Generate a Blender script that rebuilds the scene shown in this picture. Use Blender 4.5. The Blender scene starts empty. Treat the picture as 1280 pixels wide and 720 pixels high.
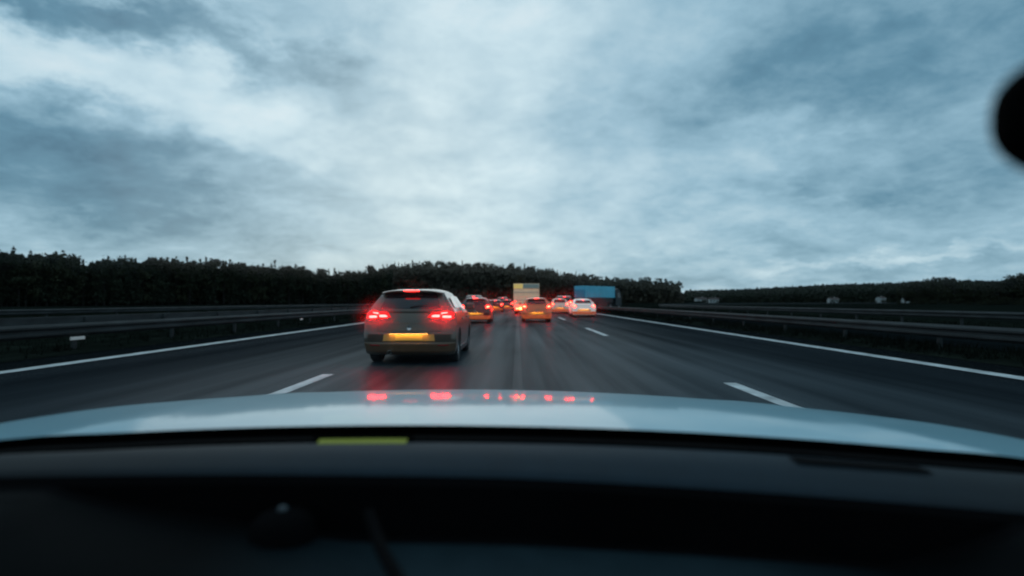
import bpy, math, random
from math import sin, cos, pi, radians, sqrt
R = random.Random(7)
C = bpy.context.scene.collection
sc = bpy.context.scene

# ------------------------------------------------------------------ helpers
def lerp(a, b, t): return a + (b - a) * t
def interp(pts, x):
    if x <= pts[0][0]: return pts[0][1]
    for (x0, y0), (x1, y1) in zip(pts, pts[1:]):
        if x <= x1: return lerp(y0, y1, (x - x0) / max(1e-9, x1 - x0))
    return pts[-1][1]
F = 706.0; VX = 647.0; VY = 377.0; H = 1.25
def at(x, y, d):           # photo direction (x,y) at forward distance d -> a place in the world
    return ((x - VX) / F * d, d, H - (y - VY) / F * d)

class MB:
    def __init__(s): s.v = []; s.f = []
    def quad(s, *p):
        n = len(s.v); s.v += [tuple(q) for q in p]; s.f.append(tuple(range(n, n + len(p))))
    def box(s, x0, x1, y0, y1, z0, z1):
        n = len(s.v)
        s.v += [(x, y, z) for z in (z0, z1) for y in (y0, y1) for x in (x0, x1)]
        for f in ((0,2,3,1),(4,5,7,6),(0,1,5,4),(2,6,7,3),(0,4,6,2),(1,3,7,5)): s.f.append(tuple(n + i for i in f))
    def bbox(s, x0, x1, y0, y1, z0, z1, b=.02):   # box with chamfered edges
        n = len(s.v); idx = {}
        def V(x, y, z):
            k = (x, y, z)
            if k not in idx: idx[k] = len(s.v); s.v.append(k)
            return idx[k]
        xs = (x0, x0+b, x1-b, x1); ys = (y0, y0+b, y1-b, y1); zs = (z0, z0+b, z1-b, z1)
        def P(i, j, k): return V(xs[i], ys[j], zs[k])
        s.f += [(P(0,1,1),P(0,1,2),P(0,2,2),P(0,2,1)), (P(3,1,1),P(3,2,1),P(3,2,2),P(3,1,2)),
                (P(1,0,1),P(2,0,1),P(2,0,2),P(1,0,2)), (P(1,3,1),P(1,3,2),P(2,3,2),P(2,3,1)),
                (P(1,1,0),P(1,2,0),P(2,2,0),P(2,1,0)), (P(1,1,3),P(2,1,3),P(2,2,3),P(1,2,3))]
        s.f += [(P(0,1,1),P(1,0,1),P(1,0,2),P(0,1,2)), (P(3,1,1),P(3,1,2),P(2,0,2),P(2,0,1)),
                (P(0,2,1),P(0,2,2),P(1,3,2),P(1,3,1)), (P(3,2,1),P(2,3,1),P(2,3,2),P(3,2,2)),
                (P(0,1,1),P(0,2,1),P(1,2,0),P(1,1,0)), (P(3,1,1),P(2,1,0),P(2,2,0),P(3,2,1)),
                (P(0,1,2),P(1,1,3),P(1,2,3),P(0,2,2)), (P(3,1,2),P(3,2,2),P(2,2,3),P(2,1,3)),
                (P(1,0,1),P(1,1,0),P(2,1,0),P(2,0,1)), (P(1,0,2),P(2,0,2),P(2,1,3),P(1,1,3)),
                (P(1,3,1),P(2,3,1),P(2,2,0),P(1,2,0)), (P(1,3,2),P(1,2,3),P(2,2,3),P(2,3,2))]
        for i, a in ((0,1),(3,2)):
            for j, c in ((0,1),(3,2)):
                for k, d in ((0,1),(3,2)):
                    s.f.append((P(i,c,d), P(a,j,d), P(a,c,k)))
    def grid(s, rows):                             # rows of equal length of points
        n = len(s.v); m = len(rows[0])
        for r in rows: s.v += [tuple(p) for p in r]
        for i in range(len(rows) - 1):
            for j in range(m - 1):
                a = n + i * m + j; s.f.append((a, a + 1, a + m + 1, a + m))
    def lathe(s, prof, axis='x', c=(0,0,0), n=28):  # prof: (along, radius)
        rows = []
        for k in range(n + 1):
            a = 2 * pi * k / n
            if axis == 'x': rows.append([(c[0]+t, c[1]+r*cos(a), c[2]+r*sin(a)) for t, r in prof])
            elif axis == 'z': rows.append([(c[0]+r*cos(a), c[1]+r*sin(a), c[2]+t) for t, r in prof])
            else: rows.append([(c[0]+r*cos(a), c[1]+t, c[2]+r*sin(a)) for t, r in prof])
        s.grid(rows)
    def tube(s, pts, rad, n=10):
        rows = []
        for i, p in enumerate(pts):
            q = pts[min(i+1, len(pts)-1)]; o = pts[max(i-1, 0)]
            d = [q[k]-o[k] for k in range(3)]; L = sqrt(sum(x*x for x in d)) or 1; d = [x/L for x in d]
            up = (0,0,1) if abs(d[2]) < .9 else (1,0,0)
            a = (d[1]*up[2]-d[2]*up[1], d[2]*up[0]-d[0]*up[2], d[0]*up[1]-d[1]*up[0]); L = sqrt(sum(x*x for x in a)); a = [x/L for x in a]
            b = (d[1]*a[2]-d[2]*a[1], d[2]*a[0]-d[0]*a[2], d[0]*a[1]-d[1]*a[0])
            r = rad[i] if isinstance(rad, (list, tuple)) else rad
            rows.append([tuple(p[k] + r*(cos(t)*a[k] + sin(t)*b[k]) for k in range(3)) for t in [2*pi*j/n for j in range(n+1)]])
        s.grid(rows)
    def build(s, name, m, parent=None, smooth=True, ang=35):
        me = bpy.data.meshes.new(name); me.from_pydata(s.v, [], s.f); me.validate(); me.update()
        import bmesh
        b = bmesh.new(); b.from_mesh(me); bmesh.ops.remove_doubles(b, verts=b.verts, dist=1e-5); bmesh.ops.recalc_face_normals(b, faces=b.faces); b.to_mesh(me); b.free()
        if smooth: me.shade_smooth(); me.set_sharp_from_angle(angle=radians(ang))
        me.materials.append(m)
        o = bpy.data.objects.new(name, me); C.objects.link(o)
        if parent is not None: o.parent = parent
        return o
def thing(name, label, cat, loc=(0,0,0), rz=0, group=None):
    o = bpy.data.objects.new(name, None); C.objects.link(o); o.empty_display_size = .2
    o.location = loc; o.rotation_euler = (0, 0, rz); o['label'] = label; o['category'] = cat
    if group: o['group'] = group
    return o
def struct(o): o['kind'] = 'structure'; return o

# ------------------------------------------------------------------ materials
def mat(name, col, rough=.6, metal=0, spec=.5, coat=0, var=.15, scale=6, bump=0, stretch=None, emit=None, es=0, rvar=0):
    m = bpy.data.materials.new(name); m.use_nodes = True
    nt = m.node_tree; N = nt.nodes; L = nt.links; b = N['Principled BSDF']
    b.inputs['Roughness'].default_value = rough; b.inputs['Metallic'].default_value = metal
    b.inputs['Specular IOR Level'].default_value = spec; b.inputs['Coat Weight'].default_value = coat; b.inputs['Coat Roughness'].default_value = .06
    tc = N.new('ShaderNodeTexCoord'); mp = N.new('ShaderNodeMapping'); L.new(tc.outputs['Object'], mp.inputs[0])
    if stretch: mp.inputs['Scale'].default_value = stretch
    nz = N.new('ShaderNodeTexNoise'); nz.inputs['Scale'].default_value = scale; nz.inputs['Detail'].default_value = 6
    L.new(mp.outputs[0], nz.inputs['Vector'])
    cr = N.new('ShaderNodeValToRGB'); cr.color_ramp.elements[0].position = .3; cr.color_ramp.elements[1].position = .7
    cr.color_ramp.elements[0].color = (*[c*(1-var) for c in col], 1); cr.color_ramp.elements[1].color = (*[c*(1+var) for c in col], 1)
    L.new(nz.outputs['Fac'], cr.inputs[0]); L.new(cr.outputs[0], b.inputs['Base Color'])
    if rvar:
        mr = N.new('ShaderNodeMapRange'); mr.inputs['To Min'].default_value = rough - rvar; mr.inputs['To Max'].default_value = rough + rvar
        mr.inputs['From Min'].default_value = .3; mr.inputs['From Max'].default_value = .7
        L.new(nz.outputs['Fac'], mr.inputs['Value']); L.new(mr.outputs[0], b.inputs['Roughness'])
    if bump:
        bp = N.new('ShaderNodeBump'); bp.inputs['Strength'].default_value = bump; bp.inputs['Distance'].default_value = .02
        L.new(nz.outputs['Fac'], bp.inputs['Height']); L.new(bp.outputs[0], b.inputs['Normal'])
    if emit: b.inputs['Emission Color'].default_value = (*emit, 1); b.inputs['Emission Strength'].default_value = es
    return m
M = {}
M['tyre'] = mat('tyre_rubber', (.012,.012,.013), .8)
M['rim'] = mat('rim_alloy', (.25,.25,.26), .35, .8)
M['black'] = mat('black_plastic', (.012,.012,.013), .55)
M['chrome'] = mat('chrome', (.5,.5,.5), .2, 1, var=.03)
M['glass_dark'] = mat('tinted_window', (.008,.010,.012), .06, 0, .6, var=.05)
M['lens'] = mat('red_lens', (.30,.01,.01), .15, emit=(1,.015,.012), es=.8)
M['brake'] = mat('lit_brake_lamp', (.6,.05,.05), .3, emit=(1,.0045,.004), es=210)
M['brake_far'] = mat('lit_brake_lamp_far', (.6,.05,.05), .3, emit=(1,.0060,.0028), es=260)
M['third'] = mat('lit_high_brake_lamp', (.6,.05,.05), .3, emit=(1,.02,.014), es=8)
M['added_plate_lamp'] = mat('added_plate_lamp', (.8,.7,.5), .3, emit=(1,.50,.13), es=17)
M['plate'] = mat('yellow_plate_glow', (.75,.42,.06), .5, var=.05, emit=(1,.48,.10), es=.08)  # yellow plate with faint emission imitating lamp light on it
M['added_amber'] = mat('amber_lamp_added', (.8,.3,.05), .3, emit=(1,.22,.03), es=60)
M['white_lamp'] = mat('white_lamp', (.8,.8,.8), .3, emit=(1,.62,.3), es=40)

# ------------------------------------------------------------------ world: dusk overcast
def world():
    w = bpy.data.worlds.new('World'); sc.world = w; w.use_nodes = True
    nt = w.node_tree; N = nt.nodes; L = nt.links; N.clear()
    out = N.new('ShaderNodeOutputWorld'); bg = N.new('ShaderNodeBackground'); L.new(bg.outputs[0], out.inputs[0])
    tc = N.new('ShaderNodeTexCoord'); D = tc.outputs['Generated']
    def math_(op, a, b=None, c=None, clamp=False):
        n = N.new('ShaderNodeMath'); n.operation = op; n.use_clamp = clamp
        for i, v in enumerate((a, b, c)):
            if v is None: continue
            if isinstance(v, (int, float)): n.inputs[i].default_value = v
            else: L.new(v, n.inputs[i])
        return n.outputs[0]
    def vec(op, a, b=None, out='Vector'):
        n = N.new('ShaderNodeVectorMath'); n.operation = op
        for i, v in enumerate((a, b)):
            if v is None: continue
            if isinstance(v, tuple): n.inputs[i].default_value = v
            else: L.new(v, n.inputs[i])
        return n.outputs[out]
    sx = N.new('ShaderNodeSeparateXYZ'); L.new(D, sx.inputs[0])
    zz = math_('ADD', math_('MAXIMUM', sx.outputs[2], 0.0), .30)
    cx = N.new('ShaderNodeCombineXYZ')
    L.new(math_('DIVIDE', sx.outputs[0], zz), cx.inputs[0]); L.new(math_('DIVIDE', sx.outputs[1], zz), cx.inputs[1])
    def noise(v, s, det=7, rough=.55, dist=0.0, off=(0,0,0), sc_=(1,1,1)):
        mp = N.new('ShaderNodeMapping'); L.new(v, mp.inputs[0]); mp.inputs['Location'].default_value = off; mp.inputs['Scale'].default_value = sc_
        n = N.new('ShaderNodeTexNoise'); n.inputs['Scale'].default_value = s; n.inputs['Detail'].default_value = det
        n.inputs['Roughness'].default_value = rough; n.inputs['Distortion'].default_value = dist; L.new(mp.outputs[0], n.inputs['Vector'])
        return n
    n1 = noise(cx.outputs[0], 2.3, 9, .55, .25, (3.1,1.7,0), (1,1.0,1)).outputs['Fac']
    n2 = noise(cx.outputs[0], 5.5, 8, .60, .2, (8.3,4.2,0), (.9,1.0,1)).outputs['Fac']
    wn = noise(D, 5.0, 6, .6, 0, (0,0,0), (1,1,1.9)).outputs['Color']
    wv = vec('MULTIPLY', vec('SUBTRACT', wn, (.5,.5,.5)), (.34,.34,.22))
    Dw = vec('ADD', D, wv)
    val = math_('MULTIPLY_ADD', n1, .60, .245)
    n3 = noise(cx.outputs[0], 13.0, 6, .55, .5, (1.3,9.2,0), (1,1,1)).outputs['Fac']
    val = math_('ADD', val, math_('MULTIPLY_ADD', n2, .44, -.22))
    val = math_('ADD', val, math_('MULTIPLY_ADD', n3, .15, -.075))
    for x, y, rx, ry, a in BLOBS:
        d = ((x-VX)/F, 1.0, -(y-VY)/F); l = sqrt(sum(q*q for q in d)); c = tuple(q/l for q in d)
        s = (F*l/rx, F*l/max(rx,ry)*.6, F*l/ry)
        dist = vec('LENGTH', vec('MULTIPLY', vec('SUBTRACT', Dw, c), s), None, 'Value')
        mr = N.new('ShaderNodeMapRange'); mr.interpolation_type = 'SMOOTHERSTEP'
        mr.inputs['From Min'].default_value = 0; mr.inputs['From Max'].default_value = 1.5; mr.inputs['To Min'].default_value = a; mr.inputs['To Max'].default_value = 0
        L.new(dist, mr.inputs['Value']); val = math_('ADD', val, mr.outputs[0])
    cr = N.new('ShaderNodeValToRGB'); e = cr.color_ramp.elements
    e[0].position = 0.0; e[0].color = (.045,.13,.21,1); e[1].position = 1.0; e[1].color = (.80,.89,.94,1)
    for p, c in ((.25,(.125,.275,.385)), (.5,(.325,.52,.65)), (.75,(.58,.755,.85))):
        k = e.new(p); k.color = (*c, 1)
    L.new(val, cr.inputs[0])
    sky = N.new('ShaderNodeTexSky'); sky.sky_type = 'NISHITA'; sky.sun_disc = False
    sky.sun_elevation = radians(SUN_EL); sky.sun_rotation = radians(SUN_AZ)
    sk = N.new('ShaderNodeVectorMath'); sk.operation = 'SCALE'; L.new(sky.outputs[0], sk.inputs[0]); sk.inputs['Scale'].default_value = 0.09
    mx = N.new('ShaderNodeMix'); mx.data_type = 'RGBA'; mx.inputs[0].default_value = .94
    L.new(sk.outputs[0], mx.inputs[6]); L.new(cr.outputs[0], mx.inputs[7])
    L.new(mx.outputs[2], bg.inputs[0]); bg.inputs[1].default_value = 1.0
    w.cycles.sampling_method = 'MANUAL'; w.cycles.sample_map_resolution = 512
SUN_EL = 18; SUN_AZ = -12
BLOBS = [(110,88,150,34,.15), (20,75,110,30,.14), (330,165,130,40,.18), (240,120,110,50,.07), (570,70,120,90,.18), (690,70,60,70,.10), (560,260,200,50,.10), (640,215,110,50,.14), (300,34,60,22,.12),
         (40,205,230,85,-.34), (60,0,340,36,-.36), (420,80,90,40,-.08), (1150,70,330,120,-.22), (1240,210,260,120,-.16), (300,245,220,60,-.08), (980,150,80,26,.14), (760,190,150,40,-.06),
         (1110,318,150,11,.20), (600,312,220,22,.08), (200,300,500,36,-.10), (950,335,420,22,-.07), (1060,230,160,18,-.08)]
world()
sun = bpy.data.lights.new('Sun', 'SUN'); sun.energy = .25; sun.angle = radians(50); sun.color = (1,.95,.88)
so = bpy.data.objects.new('Sun', sun); C.objects.link(so)
# sun ahead and slightly to the left, low behind the cloud
az = radians(SUN_AZ); el = radians(SUN_EL)
from mathutils import Vector
sd = Vector((sin(az)*cos(el), cos(az)*cos(el), sin(el)))
so.rotation_euler = (-sd).to_track_quat('-Z', 'Y').to_euler()

# ------------------------------------------------------------------ camera
cam = bpy.data.cameras.new('Camera'); co = bpy.data.objects.new('Camera', cam); C.objects.link(co); sc.camera = co
cam.sensor_width = 36; cam.lens = F / 1280 * 36; cam.clip_start = .02; cam.clip_end = 6000
co.location = (0, 0, H); co.rotation_euler = (radians(90) + math.atan(17/F), 0, math.atan(7/F))
cam.dof.use_dof = True; cam.dof.focus_distance = 2.5; cam.dof.aperture_fstop = 2.1

# ------------------------------------------------------------------ ground, roads
def sheet(name, m, x0, x1, y0, y1, z, nx=1, ny=1):
    b = MB(); b.grid([[(lerp(x0,x1,i/nx), lerp(y0,y1,j/ny), z) for i in range(nx+1)] for j in range(ny+1)])
    return struct(b.build(name, m, None, False))
def asphalt(name, col, rough, wet, mid_light=1.0, sheen=.082):
    m = bpy.data.materials.new(name); m.use_nodes = True; nt = m.node_tree; N = nt.nodes; L = nt.links; b = N['Principled BSDF']
    tc = N.new('ShaderNodeTexCoord')
    def nz(scale, sc_, det=6):
        mp = N.new('ShaderNodeMapping'); mp.inputs['Scale'].default_value = sc_; L.new(tc.outputs['Object'], mp.inputs[0])
        n = N.new('ShaderNodeTexNoise'); n.inputs['Scale'].default_value = scale; n.inputs['Detail'].default_value = det; L.new(mp.outputs[0], n.inputs['Vector']); return n.outputs['Fac']
    streak = nz(1.6, (1,.025,1), 5); patch = nz(.25, (1,.3,1), 4); grain = nz(90, (1,.35,1), 3)
    def mix(a, b_, f):
        n = N.new('ShaderNodeMix'); n.data_type = 'FLOAT'; n.inputs[0].default_value = f; L.new(a, n.inputs[2]); L.new(b_, n.inputs[3]); return n.outputs[0]
    v = mix(mix(streak, patch, .4), grain, .3)
    cr = N.new('ShaderNodeValToRGB'); cr.color_ramp.elements[0].position = .36; cr.color_ramp.elements[1].position = .64
    cr.color_ramp.elements[0].color = (*[c*.5 for c in col],1); cr.color_ramp.elements[1].color = (*[c*1.55 for c in col],1)
    L.new(v, cr.inputs[0])
    sx = N.new('ShaderNodeSeparateXYZ'); L.new(tc.outputs['Object'], sx.inputs[0])
    ab = N.new('ShaderNodeMath'); ab.operation = 'ABSOLUTE'; L.new(sx.outputs[0], ab.inputs[0])
    wr = N.new('ShaderNodeMapRange'); wr.interpolation_type = 'SMOOTHSTEP'; wr.inputs['From Min'].default_value = 1.5; wr.inputs['From Max'].default_value = 7.5; wr.inputs['To Min'].default_value = mid_light; wr.inputs['To Max'].default_value = 1.0  # colour lightened mid-road and darker sideways, imitating light falling off
    L.new(ab.outputs[0], wr.inputs['Value'])
    sc2 = N.new('ShaderNodeVectorMath'); sc2.operation = 'SCALE'; L.new(cr.outputs[0], sc2.inputs[0]); L.new(wr.outputs[0], sc2.inputs['Scale']); L.new(sc2.outputs[0], b.inputs['Base Color'])
    sp = N.new('ShaderNodeMapRange'); sp.inputs['From Min'].default_value = 1; sp.inputs['From Max'].default_value = mid_light; sp.inputs['To Min'].default_value = .012; sp.inputs['To Max'].default_value = sheen
    b.inputs['Specular IOR Level'].default_value = 0
    if mid_light != 1:
        L.new(wr.outputs[0], sp.inputs['Value'])
        gl = N.new('ShaderNodeBsdfGlossy'); mx = N.new('ShaderNodeMixShader'); ms = N.new('ShaderNodeMapRange'); ms.inputs['From Min'].default_value = .36; ms.inputs['From Max'].default_value = .64; ms.inputs['To Min'].default_value = .45; ms.inputs['To Max'].default_value = 1.45; L.new(mix(streak, patch, .35), ms.inputs['Value'])
        mm = N.new('ShaderNodeMath'); mm.operation = 'MULTIPLY'; L.new(sp.outputs[0], mm.inputs[0]); L.new(ms.outputs[0], mm.inputs[1]); L.new(mm.outputs[0], mx.inputs[0]); L.new(b.outputs[0], mx.inputs[1]); L.new(gl.outputs[0], mx.inputs[2])
        L.new(mx.outputs[0], N['Material Output'].inputs[0])
    mr = N.new('ShaderNodeMapRange'); mr.inputs['From Min'].default_value = .35; mr.inputs['From Max'].default_value = .65
    mr.inputs['To Min'].default_value = rough - wet; mr.inputs['To Max'].default_value = rough + wet
    L.new(mix(streak, patch, .5), mr.inputs['Value']); L.new(mr.outputs[0], b.inputs['Roughness'])
    if mid_light != 1: L.new(mr.outputs[0], gl.inputs['Roughness'])
    bp = N.new('ShaderNodeBump'); bp.inputs['Strength'].default_value = .35; bp.inputs['Distance'].default_value = .006; L.new(grain, bp.inputs['Height']); L.new(bp.outputs[0], b.inputs['Normal'])
    return m
M['asphalt'] = asphalt('asphalt_damp', (.0085,.0130,.0165), .38, .08, 2.2)
M['asphalt2'] = asphalt('asphalt_shoulder', (.0055,.0075,.0085), .8, .1)
M['paint'] = mat('road_paint', (.47,.49,.49), .6, var=.4, scale=5, stretch=(1,.4,1), spec=.3)
M['seam'] = asphalt('road_seam', (.017,.021,.024), .42, .08, 2.2, .100)
M['grass'] = mat('dark_grass', (.005,.007,.005), .95, spec=0, var=.6, scale=2.2, stretch=(1,.12,1))
M['verge'] = mat('dry_verge', (.008,.011,.0085), .95, spec=0, var=.6, scale=3.0, stretch=(1,.06,1))
M['field'] = mat('dark_field', (.0065,.009,.0075), 1, spec=0, var=.5, scale=.05)
M['steel'] = mat('galvanised_steel', (.036,.042,.044), .7, .1, spec=.08, var=.35, scale=3, stretch=(1,.3,1))
M['conc'] = mat('concrete', (.10,.10,.10), .85, var=.3, scale=3)

sheet('ground', M['field'], -3000, 3000, -60, 3800, -.012)
Y0, Y1 = -12, 445
sheet('motorway_surface', M['asphalt'], -9.35, 8.5, Y0, Y1, 0, 1, 1)
sheet('left_shoulder', M['asphalt2'], -10.5, -9.352, Y0, Y1, -.002)
sheet('right_shoulder', M['asphalt2'], 8.502, 9.5, Y0, Y1, -.002)
sheet('opposite_carriageway', M['asphalt2'], -27, -15.6, Y0, Y1, 0)
sheet('slip_road', M['asphalt2'], 11.6, 19.2, Y0, 130, 0)
# grass median and verge with tufts: uneven low banks
def bank(name, m, x0, x1, y0, y1, hgt, seed):
    r = random.Random(seed); b = MB(); nx = 8; rows = []
    y = y0
    while y <= y1:
        rows.append([(lerp(x0,x1,i/nx), y, .004 + (hgt*sin(pi*i/nx) + r.uniform(0,.09)) * (0 if i in (0,nx) else 1)) for i in range(nx+1)])
        y += .45 if y < 60 else (1.5 if y < 160 else 5)
    b.grid(rows); o = b.build(name, m, None, True, 60); o['kind'] = 'structure'; return o
bank('median_strip', M['verge'], -15.5, -10.55, Y0, Y1, .10, 1)
bank('verge_strip', M['verge'], 9.52, 11.55, Y0, 130, .06, 2)
bank('outer_verge', M['verge'], 19.25, 27, Y0, 130, .12, 3)
bank('far_left_verge', M['grass'], -50, -27.05, Y0, Y1, .35, 4)
def tufts(name, bands, n, seed):
    r = random.Random(seed); b = MB()
    for _ in range(n):
        x0, x1 = bands[r.randrange(len(bands))]; x = r.uniform(x0, x1); y = 3 + 90*r.random()**1.6
        for _ in range(5):
            a = r.uniform(0, 2*pi); h = r.uniform(.12,.34); w = .012 + y*.0005; px = x + r.gauss(0,.06); py = y + r.gauss(0,.06)
            b.f.append((len(b.v), len(b.v)+1, len(b.v)+2)); b.v += [(px-w*cos(a), py-w*sin(a), .02), (px+w*cos(a), py+w*sin(a), .02), (px+r.gauss(0,.08), py+r.gauss(0,.08), h)]
    me = bpy.data.meshes.new(name); me.from_pydata(b.v, [], b.f); me.materials.append(M['verge']); o = bpy.data.objects.new(name, me); C.objects.link(o)
    o['kind'] = 'stuff'; o['label'] = 'dark rough grass along the guard rails'; return o
tufts('verge_grass', [(-15.3,-10.7),(9.6,11.4),(19.4,24)], 9000, 5)
# markings
def marking(name, segs, x, w, z=.004):
    b = MB()
    for a, c in segs: b.quad((x-w/2,a,z),(x+w/2,a,z),(x+w/2,c,z),(x-w/2,c,z))
    return struct(b.build(name, M['paint'], None, False))
marking('left_edge_marking', [(Y0,Y1)], -9.1, .34)
marking('right_edge_marking', [(Y0,Y1)], 8.22, .34)
marking('lane_markings', [(9.7-6+18*k, 9.7+18*k) for k in range(-1,22)], -3.25, .2)
marking('lane_markings', [(8.74-6+18*k, 8.74+18*k) for k in range(-1,22)], 3.25, .2)
b = MB(); b.quad((-.075,Y0,.004),(.075,Y0,.004),(.075,Y1,.004),(-.075,Y1,.004)); struct(b.build('road_seam', M['seam'], None, False))
marking('opposite_edge_marking', [(Y0,Y1)], -16.4, .2)
marking('slip_road_marking', [(Y0,130)], 18.6, .2)

# ------------------------------------------------------------------ guard rails
def rail(label, path, side, spacing, ztop=.75, reflect=(), maxposts=98, group='steel guard rails along the motorway'):
    t = thing('guard_rail', label, 'guard rail', (path[0][0], path[0][1], 0), 0, None)
    ox, oy = path[0][0], path[0][1]
    # resample
    pts = []; acc = 0
    for (x0,y0),(x1,y1) in zip(path, path[1:]):
        L = math.hypot(x1-x0, y1-y0); n = max(1, int(L/2))
        for k in range(n): pts.append((lerp(x0,x1,k/n), lerp(y0,y1,k/n)))
    pts.append(path[-1])
    prof = [(0,0),(.03,.02),(.08,.06),(.08,.10),(.02,.145),(.02,.175),(.08,.22),(.08,.26),(.03,.30),(0,.32)]
    rows = []
    for i,(x,y) in enumerate(pts):
        a = pts[max(0,i-1)]; c = pts[min(len(pts)-1,i+1)]; L = math.hypot(c[0]-a[0], c[1]-a[1]); nx, ny = (c[1]-a[1])/L*side, -(c[0]-a[0])/L*side
        rows.append([(x-ox+nx*u, y-oy+ny*u, ztop-.32+v) for u, v in prof] + [(x-ox-nx*.012, y-oy-ny*.012, ztop-.01), (x-ox-nx*.012, y-oy-ny*.012, ztop-.31), (x-ox, y-oy, ztop-.32)])
    b = MB(); b.grid(rows); b.build('beam', M['steel'], t, True, 50)
    pb = MB(); s = .05; pb.box(-.035,.035,-.055,.055,-.05,ztop-.03)
    pb.box(-.045,.045,-.02,.02,ztop-.30,ztop-.12)
    proto = None; d = 0; L0 = 0; k = 0
    step = max(1, int(spacing/2))
    for i in range(0, len(pts), step):
        if k >= maxposts: break
        x, y = pts[i]
        if proto is None: o = proto = pb.build('post', M['steel'], t, False)
        else: o = proto.copy(); C.objects.link(o); o.parent = t
        o.location = (x-ox-side*.06, y-oy, 0); k += 1
    for y, z, w in reflect:
        rb = MB(); rb.bbox(-.02,.02,-w/2,w/2,-.04,.04,.008)
        o = rb.build('reflector', M['reflector'], t, False); o.location = (side*.03, y-oy, z)
    return t
M['reflector'] = mat('reflector_white_glow', (.5,.52,.5), .35, spec=.4, var=.05, emit=(.9,.95,1), es=.08)  # white reflector, faint emission imitates light thrown back
rail('weathered steel guard rail beside the left edge of the carriageway, small white reflectors under it', [(-11.0,-6),(-11.0,330)], 1, 4, .72, [(14.0,.34,.45),(28.6,.36,.28),(44,.36,.2)])
rail('steel guard rail on the far side of the median, behind the nearer left rail', [(-13.9,-6),(-13.9,330)], -1, 4, .80)
rail('outer steel guard rail beyond the opposite carriageway below the forest', [(-28.5,10),(-28.5,330)], 1, 6, .8)
rail('steel guard rail close to the right edge line, between motorway and slip road', [(10.3,-6),(10.3,84)], -1, 4, .70)
rail('pale steel guard rail on the outer side of the slip road, curving away', [(20.2,-6),(20.2,70),(22,88),(27,104),(36,122),(50,142),(72,168),(110,205),(170,255)], -1, 4, .82)

# ------------------------------------------------------------------ vehicles
def wheel(parent, x, y, r, side, wid=.22, detail=True):
    b = MB(); b.lathe([(-wid/2+.02,r*.62),(-wid/2,r*.72),(-wid/2,r*.90),(-wid/2+.03,r),(wid/2-.03,r),(wid/2,r*.90),(wid/2,r*.72),(wid/2-.02,r*.62),(-wid/2+.02,r*.62)])
    t = bpy.data.objects.new('wheel', None); C.objects.link(t); t.parent = parent; t.location = (x, y, r); t.empty_display_size = .1
    b.build('tyre', M['tyre'], t)
    q = MB(); q.lathe([(side*wid*.20,.0),(side*wid*.22,r*.12),(side*wid*.12,r*.2),(side*wid*.10,r*.5),(side*wid*.40,r*.60),(side*wid*.42,r*.645),(-side*wid*.38,r*.64)])
    for k in range(5):
        a = 2*pi*k/5; ca, sa = cos(a), sin(a); x0, x1 = side*wid*.13, side*wid*.34
        def P(rr, w, xx): return (xx, rr*ca - w*sa, rr*sa + w*ca)
        q.quad(P(r*.1,-r*.09,x1-.02*side),P(r*.1,r*.09,x1-.02*side),P(r*.61,r*.06,x1),P(r*.61,-r*.06,x1))
    q.build('rim', M['rim'], t)
    return t

SHAPES = {
 'hatch': dict(L=4.25, W=[(.15,.84),(.30,.885),(.55,.905),(.80,.905),(.95,.885),(1.06,.845),(1.44,.625),(1.52,.56)],
    rear=[(.20,.12),(.26,.05),(.40,.0),(.60,.0),(.64,.035),(.80,.05),(.94,.07),(1.04,.115),(1.20,.24),(1.36,.38),(1.44,.46)],
    belt=1.02, roof=[(.46,1.44),(.9,1.485),(1.5,1.50),(2.1,1.465)], cowl=(3.0,1.0), nose=[(3.7,.90),(4.08,.76),(4.22,.60),(4.25,.42),(4.2,.22)], wr=.80, wf=3.38, r=.325),
 'saloon': dict(L=4.5, W=[(.15,.83),(.30,.87),(.55,.895),(.80,.895),(.95,.865),(1.03,.82),(1.40,.60),(1.46,.54)],
    rear=[(.20,.12),(.26,.04),(.40,.0),(.60,.0),(.64,.03),(.80,.045),(.93,.06),(1.00,.11)],
    belt=.98, roof=[(1.15,1.36),(1.5,1.41),(2.0,1.43),(2.4,1.39)], cowl=(3.2,.98), nose=[(3.9,.86),(4.3,.74),(4.46,.58),(4.5,.42),(4.45,.22)], wr=.98, wf=3.55, r=.32, boot=(.62,1.0)),
 'van': dict(L=4.8, W=[(.15,.86),(.30,.92),(.55,.95),(1.1,.95),(1.25,.93),(1.80,.83),(1.96,.78)],
    rear=[(.20,.10),(.26,.03),(.40,.0),(.60,.0),(.64,.03),(1.1,.05),(1.5,.10),(1.8,.17),(1.88,.22)],
    belt=1.1, roof=[(.24,1.88),(.6,1.94),(2.0,1.96),(3.0,1.90)], cowl=(3.9,1.1), nose=[(4.4,.98),(4.7,.80),(4.78,.62),(4.8,.42),(4.75,.22)], wr=.95, wf=3.85, r=.33),
}
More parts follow.
